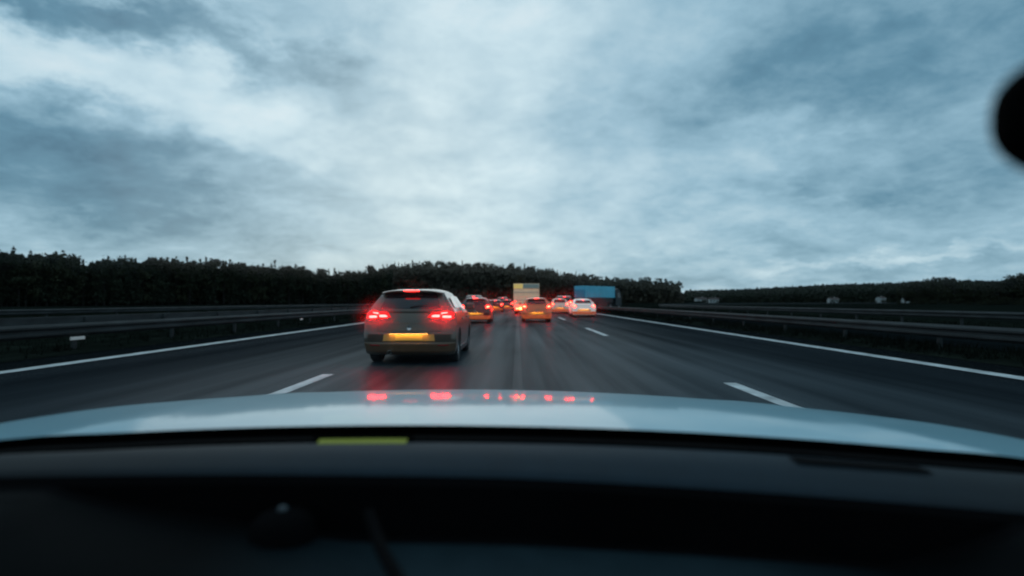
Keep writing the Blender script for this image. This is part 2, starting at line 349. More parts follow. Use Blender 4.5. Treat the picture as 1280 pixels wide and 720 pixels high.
def make_car(label, shape, body, x, y, rz=0, s=1.0, lamp='wide', opt=(), brake='brake', plate=True, lower=None, name='car', cat='car', core=1.0):
    S = SHAPES[shape]; Wp = S['W']; W = lambda z: interp(Wp, z)
    t = thing(name, label, cat, (x, y, 0), rz); t.scale = (s, s, s)
    B = .17
    rp = S['rear']; ry0 = lambda z: interp([(z_, y_) for z_, y_ in rp], z)
    def rear_y(px, z): return ry0(z) + B * min(1, abs(px)/W(z))**5
    SS = [sin(k/9*pi/2) for k in range(-9, 10)]
    def loft(name, outline, m, roofdrop=0.0):
        b = MB(); rows = []
        for s_ in SS:
            row = []
            for (yy, z) in outline:
                wr = max(0, 1 - yy/.9); wf = max(0, 1 - (S['L']-yy)/1.1)
                y2 = yy + B*abs(s_)**5*wr**1.2 - .42*abs(s_)**3*wf**1.5
                z2 = z - roofdrop*abs(s_)**4*max(0, min(1, (z-S['belt'])/.3)) - (.05*abs(s_)**4 if (yy > S['cowl'][0] and z > .7) else 0)
                row.append((s_*W(z), y2, z2))
            rows.append(row + [row[0]])
        b.grid(rows)
        for r_, fl in ((rows[0], 1), (rows[-1], 0)):
            n = len(b.v); p = r_[:-1]; b.v += p; f = tuple(range(n, n+len(p))); b.f.append(f[::-1] if fl else f)
        return b.build(name, m, t, True, 32)
    wr, wf, r = S['wr'], S['wf'], S['r']
    def arch(c): return [(c + (r+.055)*cos(a), max(.2, r + (r+.055)*sin(a)-.0)) for a in [pi*k/10 for k in range(0, 11)]]
    # lower body outline: up the tail, along the belt, down the nose, back along the sills
    low = [(y_, z_) for z_, y_ in rp if z_ <= S['belt']]
    if shape == 'saloon': low += [(.62, 1.005)]
    low += [(ry0(S['belt'])+.03 if shape != 'saloon' else 1.2, S['belt'])] + [(lerp(.9,S['cowl'][0],k/4) if shape!='saloon' else lerp(1.5,S['cowl'][0],k/4), S['belt']) for k in range(1,5)]
    low += S['nose']
    low += [(p[0], p[1]) for p in arch(wf)] + [(lerp(wf-r-.12, wr+r+.12, k/3), .2) for k in range(4)] + [(p[0], p[1]) for p in arch(wr)]
    loft('body', low, body)
    gh = []
    if shape == 'saloon': gh = [(.66, S['belt']-.02), (.78, 1.10), (.98, 1.26)]
    else: gh = [(ry0(z_), z_) for z_, y_ in rp if z_ > S['belt']]; gh = [(ry0(S['belt'])+.01, S['belt']-.01)] + gh
    gh += S['roof'] + [(lerp(S['roof'][-1][0], S['cowl'][0], k/3), lerp(S['roof'][-1][1], S['cowl'][1]-.02, k/3)) for k in range(1,4)]
    loft('cabin', gh, body, .055)
    def rpatch(name, poly, m, off, par=None, n=8, fn=None, back=.02):
        (x0,z0),(x1,z1),(x2,z2),(x3,z3) = poly; fy = fn or rear_y
        rows = []; 
        for j in range(n+1):
            v = j/n; row = []
            for i in range(n+1):
                u = i/n; px = lerp(lerp(x0,x1,u), lerp(x3,x2,u), v); pz = lerp(lerp(z0,z1,u), lerp(z3,z2,u), v)
                e = off if 0 < i < n and 0 < j < n else off*.6
                row.append((px, fy(px,pz)-e, pz))
            row = [(row[0][0], row[0][1]+off+back, row[0][2])] + row + [(row[-1][0], row[-1][1]+off+back, row[-1][2])]
            rows.append(row)
        rows = [[(p[0], p[1]+off+back, p[2]) for p in rows[0]]] + rows + [[(p[0], p[1]+off+back, p[2]) for p in rows[-1]]]
        b = MB(); b.grid(rows); o = b.build(name, m, t if par is None else par, True, 40); return o
    # rear window
    if shape == 'saloon':
        ghp = sorted([(z_, y_) for y_, z_ in [(.66,.96),(.78,1.10),(.98,1.26),(1.15,1.36)]])
        fn = lambda px, z: interp(ghp, z) + B*.6*min(1,abs(px)/W(z))**5*.4
        rpatch('rear_window', [(-.66,1.05),(.66,1.05),(.54,1.31),(-.54,1.31)], M['glass_dark'], .008, fn=fn)
        rpatch('high_brake_light', [(-.12,1.285),(.12,1.285),(.12,1.305),(-.12,1.305)], M['third'], .02, fn=fn)
        zt, zl = .93, .80
    elif shape == 'van':
        rpatch('rear_window', [(-.72,1.18),(.72,1.18),(.66,1.72),(-.66,1.72)], M['glass_dark'], .008)
        rpatch('high_brake_light', [(-.16,1.80),(.16,1.80),(.16,1.84),(-.16,1.84)], M['third'], .02)
        zt, zl = 1.42, 1.08
    else:
        rpatch('rear_window', [(-.745,1.085),(.745,1.085),(.605,1.395),(-.605,1.395)], M['glass_dark'], .008)
        # roof spoiler over the window carrying the third brake light
        b = MB(); rows = []
        for s_ in SS:
            xx = s_*.60; k = abs(s_)**4
            rows.append([(xx, .62, 1.47-.05*k), (xx, .36+.06*k, 1.458-.05*k), (xx, .29+.09*k, 1.445-.055*k), (xx, .292+.09*k, 1.425-.055*k), (xx, .45, 1.405-.05*k)])
        b.grid(rows); b.build('spoiler', body, t, True, 40)
        tb = MB(); tb.bbox(-.15,.15,.272,.30,1.424,1.446,.004); tb.build('high_brake_light', M['third'], t, False)
        zt, zl = 1.06, .885
    # tail lights
    for sd in (-1, 1):
        if lamp == 'wide':
            sh = [(.35,zl+.035),(.985*W(zl),zl),(.985*W(zt),zt),(.42,zt-.05)]
        else:
            sh = [(.62,zl),(.96*W(zl),zl),(.96*W(zt),zt),(.66,zt)]
        poly = [(sd*a, c) for a, c in sh]
        l = rpatch('tail_light', poly, M['lens'], .016, n=10)
        if lamp == 'wide':
            bars = [[(.42,zl+.045),(.585,zl+.035),(.585,zl+.085),(.45,zl+.085)], [(.635,zl+.03),(.80,zl+.02),(.80,zl+.065),(.635,zl+.075)]]
            if core > 1: bars.append([(.60,zl+.10),(.72,zl+.115),(.735,zl+.135),(.61,zl+.13)])
        else:
            bars = [[(.64,zl+.02),(.82,zl+.02),(.82,zl+.02+.55*(zt-zl)),(.66,zl+.02+.55*(zt-zl))]]
        for bb in bars: rpatch('lamp_bulb', [(sd*a, c) for a, c in bb], M[brake], .026, l, n=4, back=0)
    # tailgate joints, crease, bumper, plate
    if shape != 'van':
        zc = .80 if shape == 'hatch' else .74
        rpatch('tailgate_crease', [(-.62,zc),(.62,zc),(.62,zc+.022),(-.62,zc+.022)], body, .012, n=10)
    if shape == 'hatch':
        for sd in (-1, 1): rpatch('tailgate_joint', [(sd*.595,.66),(sd*.603,.66),(sd*.60,.885),(sd*.592,.885)], M['black'], .003, n=3, back=.0)
        rpatch('tailgate_joint', [(-.60,.648),(.60,.648),(.60,.657),(-.60,.657)], M['black'], .003, n=8, back=.0)
    rpatch('number_plate_recess', [(-.50,.47),(.50,.47),(.48,.60),(-.48,.60)], M['recess_glow'], .004, n=8, back=.01)
    if plate:
        rpatch('number_plate', [(-.26,.485),(.26,.485),(.26,.590),(-.26,.590)], M['plate'], .012, n=4)
        hb = MB(); hb.bbox(-.40,.40,-.062,.03,.611,.640,.008); hb.build('lamp_lip', body, t)  # lip added to cover the glowing strip below it
        for px in (0,): 
            lb = MB(); lb.quad((px-.37,-.050,.6085),(px+.37,-.050,.6085),(px+.37,-.022,.6085),(px-.37,-.022,.6085)); lb.build('added_plate_light', M['added_plate_lamp'], t, False)  # wide glowing strip added to light the recess and bumper
    rpatch('bumper', [(-.87,.235),(.87,.235),(.885,.44),(-.885,.44)], lower or M['bumper_dark'], .018, n=12)
    for sd in (-1,1): rpatch('bumper_reflector', [(sd*.55,.37),(sd*.76,.37),(sd*.76,.40),(sd*.55,.40)], M['lens_dim'], .026, n=4)
    eb = MB(); eb.lathe([(-.06,.04),(-.06,.034),(.14,.034),(.14,.04),(-.06,.04)], 'y', (-.36,.0,.255), 16); eb.build('exhaust_pipe', M['chrome'], t)
    # side glass, sills, mirrors, handles
    for sd in (-1, 1):
        def spatch(name, pts, m, off=.006):
            b = MB(); b.quad(*[(sd*(W(z_)+off), y_, z_) for y_, z_ in pts]); return b.build(name, m, t, False)
        zb, zt2 = S['belt']+.06, S['roof'][1][1]-.13
        yb0 = S['roof'][0][0]+ (.25 if shape != 'van' else .35)
        ym = (yb0 + S['roof'][-1][0])/2 + .15
        spatch('side_window', [(yb0-.1,zb+.03),(ym-.04,zb),(ym-.04,zt2),(yb0+.12,zt2-.04)], M['glass_dark'])
        spatch('side_window', [(ym+.04,zb),(S['cowl'][0]-.45,zb),(S['roof'][-1][0]+.12,zt2-.02),(ym+.04,zt2)], M['glass_dark'])
        mb = MB(); mx = W(1.05)+.03; yy = S['cowl'][0]-.42
        mb.bbox(min(sd*mx,sd*(mx+.2)), max(sd*mx,sd*(mx+.2)), yy, yy+.10, zb-.03, zb+.12, .03); mb.build('wing_mirror', body, t)
        for hy in (ym-.25, ym+.95):
            hb = MB(); xx = W(.86); hb.bbox(min(sd*(xx-.01),sd*(xx+.035)), max(sd*(xx-.01),sd*(xx+.035)), hy, hy+.2, .86, .885, .008); hb.build('door_handle', body, t)
        sb = MB(); x2 = W(.24); sb.bbox(min(sd*(x2-.06),sd*(x2+.02)), max(sd*(x2-.06),sd*(x2+.02)), wr+r+.1, wf-r-.1, .17,.29,.015); sb.build('sill', M['black'], t)
        for wy in (wr, wf): wheel(t, sd*(.905-.125), wy, r, sd)
    ub = MB(); ub.box(-.76,.76,.25,S['L']-.3,.18,.30); ub.build('underbody', M['black'], t, False)
    if shape == 'hatch':
        wb = MB(); wb.tube([(0,rear_y(0,1.12)-.03,1.12),(.16,rear_y(.16,1.15)-.03,1.15),(.33,rear_y(.33,1.16)-.03,1.16)],[.014,.009,.006],6); wb.build('rear_wiper', M['black'], t)
        bb = MB(); bb.lathe([(0,.045),(.01,.045),(.014,.02),(.014,.0)],'y',(0,rear_y(0,.72)-.016,.72),20); bb.build('badge', M['chrome'], t)
        ab = MB(); ab.tube([(0,.75,1.47),(0,.70,1.54),(0,.64,1.60)],[.012,.006,.004],6); ab.build('aerial', M['black'], t)
    return t
M['bumper_dark'] = mat('bumper_plastic', (.022,.020,.018), .6)
M['bumper_lit_tint'] = mat('bumper_lit_tint', (.10,.056,.030), .4, coat=.3)  # brown tint paints warm lamp light into the bumper colour
M['recess_glow'] = mat('plate_recess_glow', (.50,.27,.07), .4, var=.1, emit=(1,.36,.05), es=.03)  # warm colour and slight emission paint the plate's glow into its recess
M['bumper_glow'] = mat('bumper_headlight_glow', (.42,.14,.06), .35, coat=.3, emit=(1,.17,.05), es=.28)  # orange colour and emission stand in for headlight glow on bumpers
M['lens_dim'] = mat('reflector_red', (.25,.012,.01), .25)
P_silver = mat('paint_grey_silver', (.088,.071,.056), .28, .4, coat=.35, var=.04)
P_dark = mat('paint_black', (.014,.012,.012), .3, .2, coat=.6, var=.05)
P_orange_lit = mat('paint_orange_lit', (.50,.16,.07), .35, .2, coat=.4, var=.05, emit=(1,.26,.10), es=.05)  # orange tint and emission imitate headlights shining on a dark car
P_white_glow = mat('paint_white_glow', (.80,.78,.72), .35, coat=.5, var=.03, emit=(1,.93,.8), es=.16)  # white paint, with emission standing in for headlight light
P_pale_glow = mat('paint_pale_glow', (.5,.48,.42), .35, .2, coat=.5, var=.03, emit=(1,.85,.62), es=.10)  # pale paint, headlight light put in as emission
P_red = mat('paint_maroon', (.09,.02,.018), .35, .2, coat=.5, var=.05)
P_blue = mat('paint_navy', (.02,.035,.055), .35, .2, coat=.5, var=.05)

make_car('silver grey hatchback just ahead with its brake lights lit, aerial and roof spoiler', 'hatch', P_silver, -2.13, 11.05, radians(0.5), 1.02, core=2, lower=M['bumper_lit_tint'])
make_car('small black hatchback braking just beyond the silver grey hatchback', 'hatch', P_dark, -2.45, 32.5, 0, 1.0, 'narrow', brake='brake_far', lower=M['bumper_glow'])
make_car('hatchback with orange light painted on, braking directly behind the box lorry', 'hatch', P_orange_lit, 1.15, 34.0, 0, 1.0, 'narrow', brake='brake_far', lower=M['bumper_glow'])
make_car('white saloon with orange lit bumper in front of the blue lorry, by the edge line', 'saloon', P_white_glow, 5.30, 45.0, radians(-1), 1.05, 'narrow', brake='brake_far', lower=M['bumper_glow'])
make_car('pale hatchback with orange lit bumper between the box lorry and the white saloon', 'hatch', P_pale_glow, 4.35, 58.0, 0, 1.05, 'narrow', brake='brake_far', lower=M['bumper_glow'])
make_car('navy hatchback in the far queue just left of the box lorry', 'hatch', P_blue, -1.55, 80.0, 0, 1.05, 'narrow', brake='brake_far', lower=M['bumper_glow'])
make_car('dark hatchback far ahead between the dark van and the maroon saloon', 'hatch', P_dark, -4.75, 88.0, 0, 1.05, 'narrow', brake='brake_far', lower=M['bumper_glow'])
make_car('navy van at the head of the queue beyond the navy hatchback', 'van', P_blue, -2.7, 102.0, 0, 1.05, 'narrow', brake='brake_far', name='van', cat='van', lower=M['bumper_glow'])
make_car('maroon saloon in the far queue next to the black hatchback', 'saloon', P_red, -2.65, 66.0, 0, 1.05, 'narrow', brake='brake_far', lower=M['bumper_glow'])
make_car('dark van with high brake lights showing over the black hatchback roof', 'van', P_dark, -4.85, 62.0, 0, 1.0, 'narrow', brake='brake_far', name='van', cat='van', lower=M['bumper_glow'])
make_car('maroon van with high brake lights beyond the pale hatchback and white saloon', 'van', P_red, 5.65, 68.0, 0, 1.0, 'narrow', brake='brake_far', name='van', cat='van', lower=M['bumper_glow'])

# box lorry
M['beige'] = mat('lorry_beige_glow', (.55,.45,.34), .5, var=.15, scale=1.5, emit=(1,.58,.32), es=.20)  # beige plus warm emission imitating headlights on the lorry's back
M['yellow'] = mat('panel_yellow_glow', (.85,.55,.12), .5, var=.05, emit=(1,.68,.25), es=.30)  # yellow panel brightened by emission, as if headlights fell on it
M['greyp'] = mat('panel_grey', (.34,.38,.33), .5, var=.05)
M['dark_gap'] = mat('dark_gap', (.02,.016,.012), .7)
def box_lorry():
    t = thing('box_lorry', 'tall beige box lorry with yellow and grey panel across the top of its rear', 'lorry', (.87, 55.5, 0))
    w = 1.27
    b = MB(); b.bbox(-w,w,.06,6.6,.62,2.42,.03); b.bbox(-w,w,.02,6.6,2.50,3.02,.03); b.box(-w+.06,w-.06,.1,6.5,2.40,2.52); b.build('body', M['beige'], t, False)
    y = MB(); y.bbox(-w+.03,-.36,-.005,.02,2.54,2.98,.006); y.build('yellow_panel', M['yellow'], t, False)
    g = MB(); g.bbox(-.34,w-.03,-.005,.02,2.54,2.98,.006); g.build('grey_panel', M['greyp'], t, False)
    for k, z in enumerate((.98,1.36,1.74,2.12)):
        r = MB(); r.bbox(-w+.04,w-.04,.0,.06,z,z+.07,.012); r.build('rear_rib', M['greyp'] if k % 2 else M['beige'], t, False)
    for sd in (-1,1):
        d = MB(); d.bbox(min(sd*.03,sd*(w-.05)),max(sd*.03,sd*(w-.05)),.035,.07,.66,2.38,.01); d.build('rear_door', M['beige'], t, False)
        l = MB(); l.bbox(sd*.92-.14,sd*.92+.14,-.05,.0,.50,.62,.01); l.build('tail_light', M['brake_far'], t, False)
        i = MB(); i.bbox(sd*.60-.10,sd*.60+.10,-.05,.0,.51,.61,.01); i.build('added_amber_light', M['added_amber'], t, False)  # amber lamps added to warm and brighten the lower rear
        m = MB(); m.bbox(sd*1.12-.05,sd*1.12+.05,-.03,.0,1.22,1.34,.01); m.build('marker_light', M['white_lamp'] if sd > 0 else M['third'], t, False)
        f = MB(); f.bbox(min(sd*.66,sd*1.16),max(sd*.66,sd*1.16),.55,.58,.18,.6,.008); f.build('mudflap', M['black'], t, False)
        for wy in (1.3, 5.4): wheel(t, sd*1.0, wy, .40, sd, .30)
    u = MB(); u.bbox(-1.2,1.2,-.04,.08,.38,.50,.015); u.bbox(-1.05,-.9,0,.2,.45,.66,.01); u.bbox(.9,1.05,0,.2,.45,.66,.01); u.build('rear_bumper', M['bumper_glow'], t, False)
    c = MB(); c.box(-.5,.5,.2,7.4,.42,.62); c.build('chassis', M['black'], t, False)
    cb = MB(); cb.grid([[(-1.1,yy,z) if s_<0 else (1.1,yy,z) for s_ in (-1,1)] for yy,z in ((6.75,.5),(6.75,2.5),(7.9,2.55),(8.5,1.6),(8.7,1.0),(8.7,.45),(6.75,.5))])
    for sd in (-1,1): cb.quad(*[(sd*1.1,yy,z) for yy,z in ((6.75,.5),(6.75,2.5),(7.9,2.55),(8.5,1.6),(8.7,1.0),(8.7,.45))])
    cb.build('cab', P_white_glow, t, False)
    for sd in (-1,1): wheel(t, sd*.95, 7.8, .40, sd, .28)
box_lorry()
M['lblue'] = mat('lorry_blue', (.06,.42,.58), .45, var=.12, scale=.6, coat=.2)
M['cab_dark'] = mat('cab_dark', (.006,.010,.013), .5)
M['lblue_d'] = mat('lorry_blue_dark', (.035,.27,.42), .45, var=.1)
def blue_lorry():
    t = thing('articulated_lorry', 'blue articulated lorry turning off on the slip road below the trees', 'lorry', (11.1, 101.0, 0), -radians(44))
    w = 1.25; L = 9.2
    b = MB(); b.bbox(-w,w,0,L,1.95,4.05,.05); b.build('trailer_box', M['lblue'], t, False)
    r = MB(); 
    for sd in (-1,1):
        d = MB(); d.bbox(min(sd*.02,sd*(w-.06)),max(sd*.02,sd*(w-.06)),-.03,.0,2.0,3.4,.01); d.build('rear_door', M['lblue_d'], t, False)
        l = MB(); l.bbox(sd*.95-.2,sd*.95+.2,-.08,-.02,1.12,1.24,.01); l.build('tail_light', M['lens'], t, False)
        for wy in (1.6,2.8): wheel(t, sd*1.03, wy, .5, sd, .36)
        s = MB(); s.bbox(sd*1.2-.02,sd*1.2+.02,3.8,L-2.2,.5,1.2,.01); s.build('side_guard', M['black'], t, False)
    c = MB(); c.box(-1.1,1.1,.05,L-.5,1.1,1.94); c.build('chassis', M['black'], t, False)
    u = MB(); u.bbox(-1.2,1.2,-.02,.1,.55,.75,.02); u.build('rear_bumper', M['black'], t, False)
    h = MB(); h.bbox(-1.2,1.2,L-.02,L+.0,1.8,1.9,.004)
    cb = MB(); pr = ((L+.3,.5),(L+.3,3.5),(L+.9,3.75),(L+1.7,3.4),(L+2.2,1.9),(L+2.25,.45))
    cb.grid([[(-1.2,yy,z),(1.2,yy,z)] for yy,z in pr+(pr[0],)])
    for sd in (-1,1): cb.quad(*[(sd*1.2,yy,z) for yy,z in pr])
    k = cb.build('cab', M['cab_dark'], t, False)
    for sd in (-1,1):
        wd = MB(); wd.quad((sd*1.206,L+.9,2.0),(sd*1.206,L+1.95,2.0),(sd*1.206,L+1.6,2.95),(sd*1.206,L+.9,2.95)); wd.build('side_window', M['glass_dark'], k, False)
        wheel(t, sd*1.02, L+1.4, .5, sd, .34); wheel(t, sd*1.02, L-1.4, .5, sd, .4)
blue_lorry()

# ------------------------------------------------------------------ trees, woods, hills
M['leaf'] = [mat('foliage_%s' % n, c, .9, spec=.12, var=.5, scale=.9) for n, c in (('spruce',(.016,.022,.014)),('pine',(.020,.026,.015)),('broadleaf',(.024,.028,.015)))]
M['leaf_hazed'] = mat('foliage_hazed', (.050,.046,.034), .9, spec=.08, var=.5, scale=.25)  # haze painted into the hill foliage as a lighter, warmer colour
M['bark'] = mat('bark', (.010,.008,.007), .95, var=.3)
def leaf_quad(b, c, s, r):
    a = r.uniform(0,2*pi); t = r.uniform(-1,1); n = Vector((cos(a)*sqrt(1-t*t), sin(a)*sqrt(1-t*t), t))
    u = n.orthogonal().normalized(); v = n.cross(u); k = r.uniform(.55,1.0)
    c = Vector(c); n0 = len(b.v)
    b.v += [tuple(c+u*s), tuple(c+v*s*k), tuple(c-u*s*.9), tuple(c-v*s*k*.8)]; b.f.append((n0,n0+1,n0+2,n0+3))
def crown_mesh(kind, seed):                       # unit height 1 (metre scale 1 m): built for a 16 m tree
    r = random.Random(seed); b = MB(); Ht = 16.0
    if kind == 0:      # spruce: tiers of drooping branches
        lv = 17
        for k in range(lv):
            f = k/(lv-1); z = lerp(2.2, Ht-.5, f); rad = lerp(3.3, .25, f**.9)*r.uniform(.75,1.15); nb = max(4, int(11*(1-f*.6)))
            for j in range(nb):
                a = 2*pi*j/nb + r.uniform(-.3,.3); L = rad*r.uniform(.6,1.2)
                for q in range(max(2,int(L*3.4))):
                    d = (q+.6)/max(2,int(L*3.4))*L
                    leaf_quad(b, (cos(a)*d+r.gauss(0,.12), sin(a)*d+r.gauss(0,.12), z-d*.32+r.gauss(0,.16)), r.uniform(.3,.6), r)
        for q in range(8): leaf_quad(b, (r.gauss(0,.08), r.gauss(0,.08), Ht-.9+q*.13), .22, r)
    elif kind == 1:    # pine: bare lower stem, irregular clumps near the top
        cl = [(r.gauss(0,1.5), r.gauss(0,1.5), r.uniform(5.5,15.0), r.uniform(.8,1.6)) for _ in range(22)] + [(0,0,15.0,.9),(.3,-.2,14,1.2)]
        for x,y,z,s in cl:
            for _ in range(46):
                leaf_quad(b, (x+r.gauss(0,s*.5), y+r.gauss(0,s*.5), z+r.gauss(0,s*.32)), r.uniform(.3,.6), r)
    else:              # broadleaf: many lobes
        cl = []
        for _ in range(34):
            a = r.uniform(0,2*pi); zz = r.uniform(2.5,14.6); rad = 4.4*sqrt(max(.05, 1-((zz-8)/7.4)**2))*r.uniform(.45,1.0)
            cl.append((cos(a)*rad, sin(a)*rad, zz, r.uniform(.9,1.7)))
        for x,y,z,s in cl:
            for _ in range(40): leaf_quad(b, (x+r.gauss(0,s*.5), y+r.gauss(0,s*.5), z+r.gauss(0,s*.42)), r.uniform(.3,.62), r)
    me = bpy.data.meshes.new('crown'); me.from_pydata(b.v, [], b.f); me.materials.append(M['leaf'][kind]); return me
def trunk_mesh(kind, seed):
    r = random.Random(seed); b = MB(); b.tube([(0,0,-.3),(.05,0,4),(r.gauss(0,.1),r.gauss(0,.1),9),(0,0,13.2)], [.30,.22,.15,.02], 8)
    for k in range(9):
        z = r.uniform(4,12); a = r.uniform(0,2*pi); L = r.uniform(1,2.6)*(1-(z-4)/13)+.4
        b.tube([(0,0,z),(cos(a)*L*.5,sin(a)*L*.5,z+.3),(cos(a)*L,sin(a)*L,z+(-.2 if kind==0 else .9))],[.09,.06,.02],5)
    me = bpy.data.meshes.new('trunk'); me.from_pydata(b.v, [], b.f); me.materials.append(M['bark']); return me
CR = {k: [crown_mesh(k, 10*k+j) for j in range(4)] for k in range(3)}
TR = {k: [trunk_mesh(k, 50+10*k+j) for j in range(2)] for k in range(3)}
KN = ('spruce_tree','pine_tree','broadleaf_tree')
def tree(kind, x, y, z, h, label, group, wide=1.0):
    t = thing(KN[kind], label, 'tree', (x,y,z), R.uniform(0,6.28), group)
    s = h/16.0; w = s**.7*wide; t.scale = (w, w, s)
    for nm, me in (('trunk', R.choice(TR[kind])), ('crown', R.choice(CR[kind]))):
        o = bpy.data.objects.new(nm, me); C.objects.link(o); o.parent = t
    return t
SK = [(-140,296),(-60,304),(0,312),(30,315),(60,314),(82,319),(97,328),(112,322),(160,322),(200,322),(250,325),(330,329),(400,335),(430,338),(465,335),(490,328),(540,327),(600,328),(650,331),(690,336),(740,343),(790,347),(845,350),(852,353)]
SK_R = [(850,362),(900,361),(950,359),(1040,354),(1120,352),(1145,349),(1165,344),(1190,346),(1215,349),(1240,349),(1255,343),(1280,337),(1330,330),(1420,326)]
# hills under the woods: gentle real terrain
def hill(name, m, ridge, depth, z0=-.02):       # ridge: list of (x, y, height); rises from the front over depth metres
    rows = []
    for k in range(13):
        f = k/12
        row = []
        for i,(x,y,h) in enumerate(ridge):
            L = math.hypot(x,y); ux, uy = x/L, y/L; d = lerp(-depth, depth*1.6, f)
            e = math.exp(-(d/(depth*.5))**2)
            row.append((x+ux*d, y+uy*d, z0 + h*e - (.5 if k in (0,12) else 0)))
        rows.append(row)
    b = MB(); b.grid(rows); return struct(b.build(name, m, None, True, 80))
hill_ridge = []
for px in range(400, 900, 20):
    d = 500; h = max(.3, (377-interp(SK, min(px,850)))/F*d*.45*(1 if px < 855 else .2)); hill_ridge.append(((px-VX)/F*d, d, h))
hill('wooded_hill', M['field'], hill_ridge, 70)
rr = []
for px in range(780, 1500, 24):
    d = 950; rr.append(((px-VX)/F*d, d, max(1, (377-interp(SK_R, min(px,1130))-3)/F*d)))
hill('distant_hills', M['field'], rr, 160)
def edge_d(px):      # how far off the edge of the left wood stands
    return interp([(-140,105),(0,140),(120,170),(250,215),(350,260),(430,315),(500,380)], px)
grp_l = 'trees of the forest edge beyond the opposite carriageway'
lab_l = ('dark pointed spruce in the forest edge beyond the left guard rails','dark ragged pine in the forest edge beyond the left guard rails','dark round broadleaf tree in the forest edge beyond the left guard rails')
px = -70
while px < 480:
    for row in range(2):
        p = px + R.uniform(-3,3); d = edge_d(p) + row*9 + R.uniform(-3,3)
        top = interp(SK, p) + (R.triangular(-2,9,3) if row == 0 else R.triangular(-6,6,0))
        h = (377-top)/F*d + 1.25
        k = R.choices((0,1,2),(.55,.25,.20))[0]
        tree(k, (p-VX)/F*d, d, 0, h, lab_l[k], grp_l, 1.0)
    px += 7.5 if px > 150 else 9
grp_h = 'trees along the skyline of the wooded hill'
lab_h = ('dark pointed spruce on the wooded hill skyline behind the queue','dark ragged pine on the wooded hill skyline behind the queue','dark round broadleaf on the wooded hill skyline behind the queue')
px = 478
while px < 851:
    d = 495 + R.uniform(-10,10); top = interp(SK, px) + R.triangular(-3.5,4,0); base_h = interp([(q[0]/500*F+VX, q[2]) for q in hill_ridge], px)
    h = (377-top)/F*d + 1.25 - base_h + .5
    k = R.choices((0,1,2),(.5,.3,.2))[0]
    tree(k, (px-VX)/F*d, d, base_h-.5, max(6,h), lab_h[k], grp_h, .95); px += R.uniform(3.6,5.4)
# the mass of the woods behind and below the skyline trees
def wood(name, n, place, label, m, seed, size):
    r = random.Random(seed); b = MB()
    for _ in range(n):
        p = place(r)
        leaf_quad(b, p, r.uniform(*size), r)
    me = bpy.data.meshes.new(name); me.from_pydata(b.v, [], b.f); me.materials.append(m); o = bpy.data.objects.new(name, me); C.objects.link(o)
    o['kind'] = 'stuff'; o['label'] = label; return o
def pl_left(r):
    p = r.uniform(-120, 490); d = edge_d(p) + r.uniform(6, 26); top = interp(SK, p) + 8.5 + 2*sin(p*.31) + 1.5*sin(p*.83+1)
    hh = (377-top)/F*d + 1.25; return ((p-VX)/F*d, d, hh*(1-r.random()**1.5)*.98)
wood('forest', 42000, pl_left, 'dense dark forest mass beyond the opposite carriageway', M['leaf'][0], 21, (.7,1.5))
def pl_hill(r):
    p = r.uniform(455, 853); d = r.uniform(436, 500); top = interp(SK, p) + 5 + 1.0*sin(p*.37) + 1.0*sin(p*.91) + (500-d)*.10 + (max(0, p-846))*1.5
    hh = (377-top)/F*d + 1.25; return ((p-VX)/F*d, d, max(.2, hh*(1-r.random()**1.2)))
wood('forest', 48000, pl_hill, 'dark wooded slope closing the road ahead', M['leaf_hazed'], 22, (1.0,2.2))
def pl_right(r):
    p = r.uniform(856, 1330); d = r.uniform(700, 900); top = interp(SK_R, min(p,1135)) + 1.5 + (900-d)*.035 + r.gauss(0,.5)
    hh = (377-top)/F*d + 1.25; return ((p-VX)/F*d, d, max(.2, hh*(1-r.random()**1.6)))
wood('forest', 40000, pl_right, 'distant wooded hills beyond the slip road', M['leaf'][0], 23, (1.2,2.8))
grp_r = 'trees standing beyond the slip road'
lab_r = ('dark pointed spruce beyond the curving slip road guard rail','dark ragged pine beyond the curving slip road guard rail','dark round broadleaf tree beyond the curving slip road guard rail')
px = 1128
while px < 1380:
    d = interp([(1128,330),(1200,280),(1380,190)], px) + R.uniform(-12,12); top = interp(SK_R, px) + R.triangular(-1,6,1)
    h = (377-top)/F*d + 1.25; k = R.choices((0,1,2),(.08,.17,.75))[0]
    tree(k, (px-VX)/F*d, d, 0, max(4,h), lab_r[k], grp_r, 1.35); px += R.uniform(6,10)
# low shrubs in front of them
grp_s = 'low shrubs along the field edge'
px = 880
while px < 1330:
    d = interp([(880,420),(1100,300),(1330,170)], px)+R.uniform(-15,15)
    tree(2, (px-VX)/F*d, d, -.3, R.uniform(1.6,3.4), 'low dark shrub at the field edge beyond the slip road', grp_s, 1.5)['category'] = 'shrub'
    px += R.uniform(9,17)
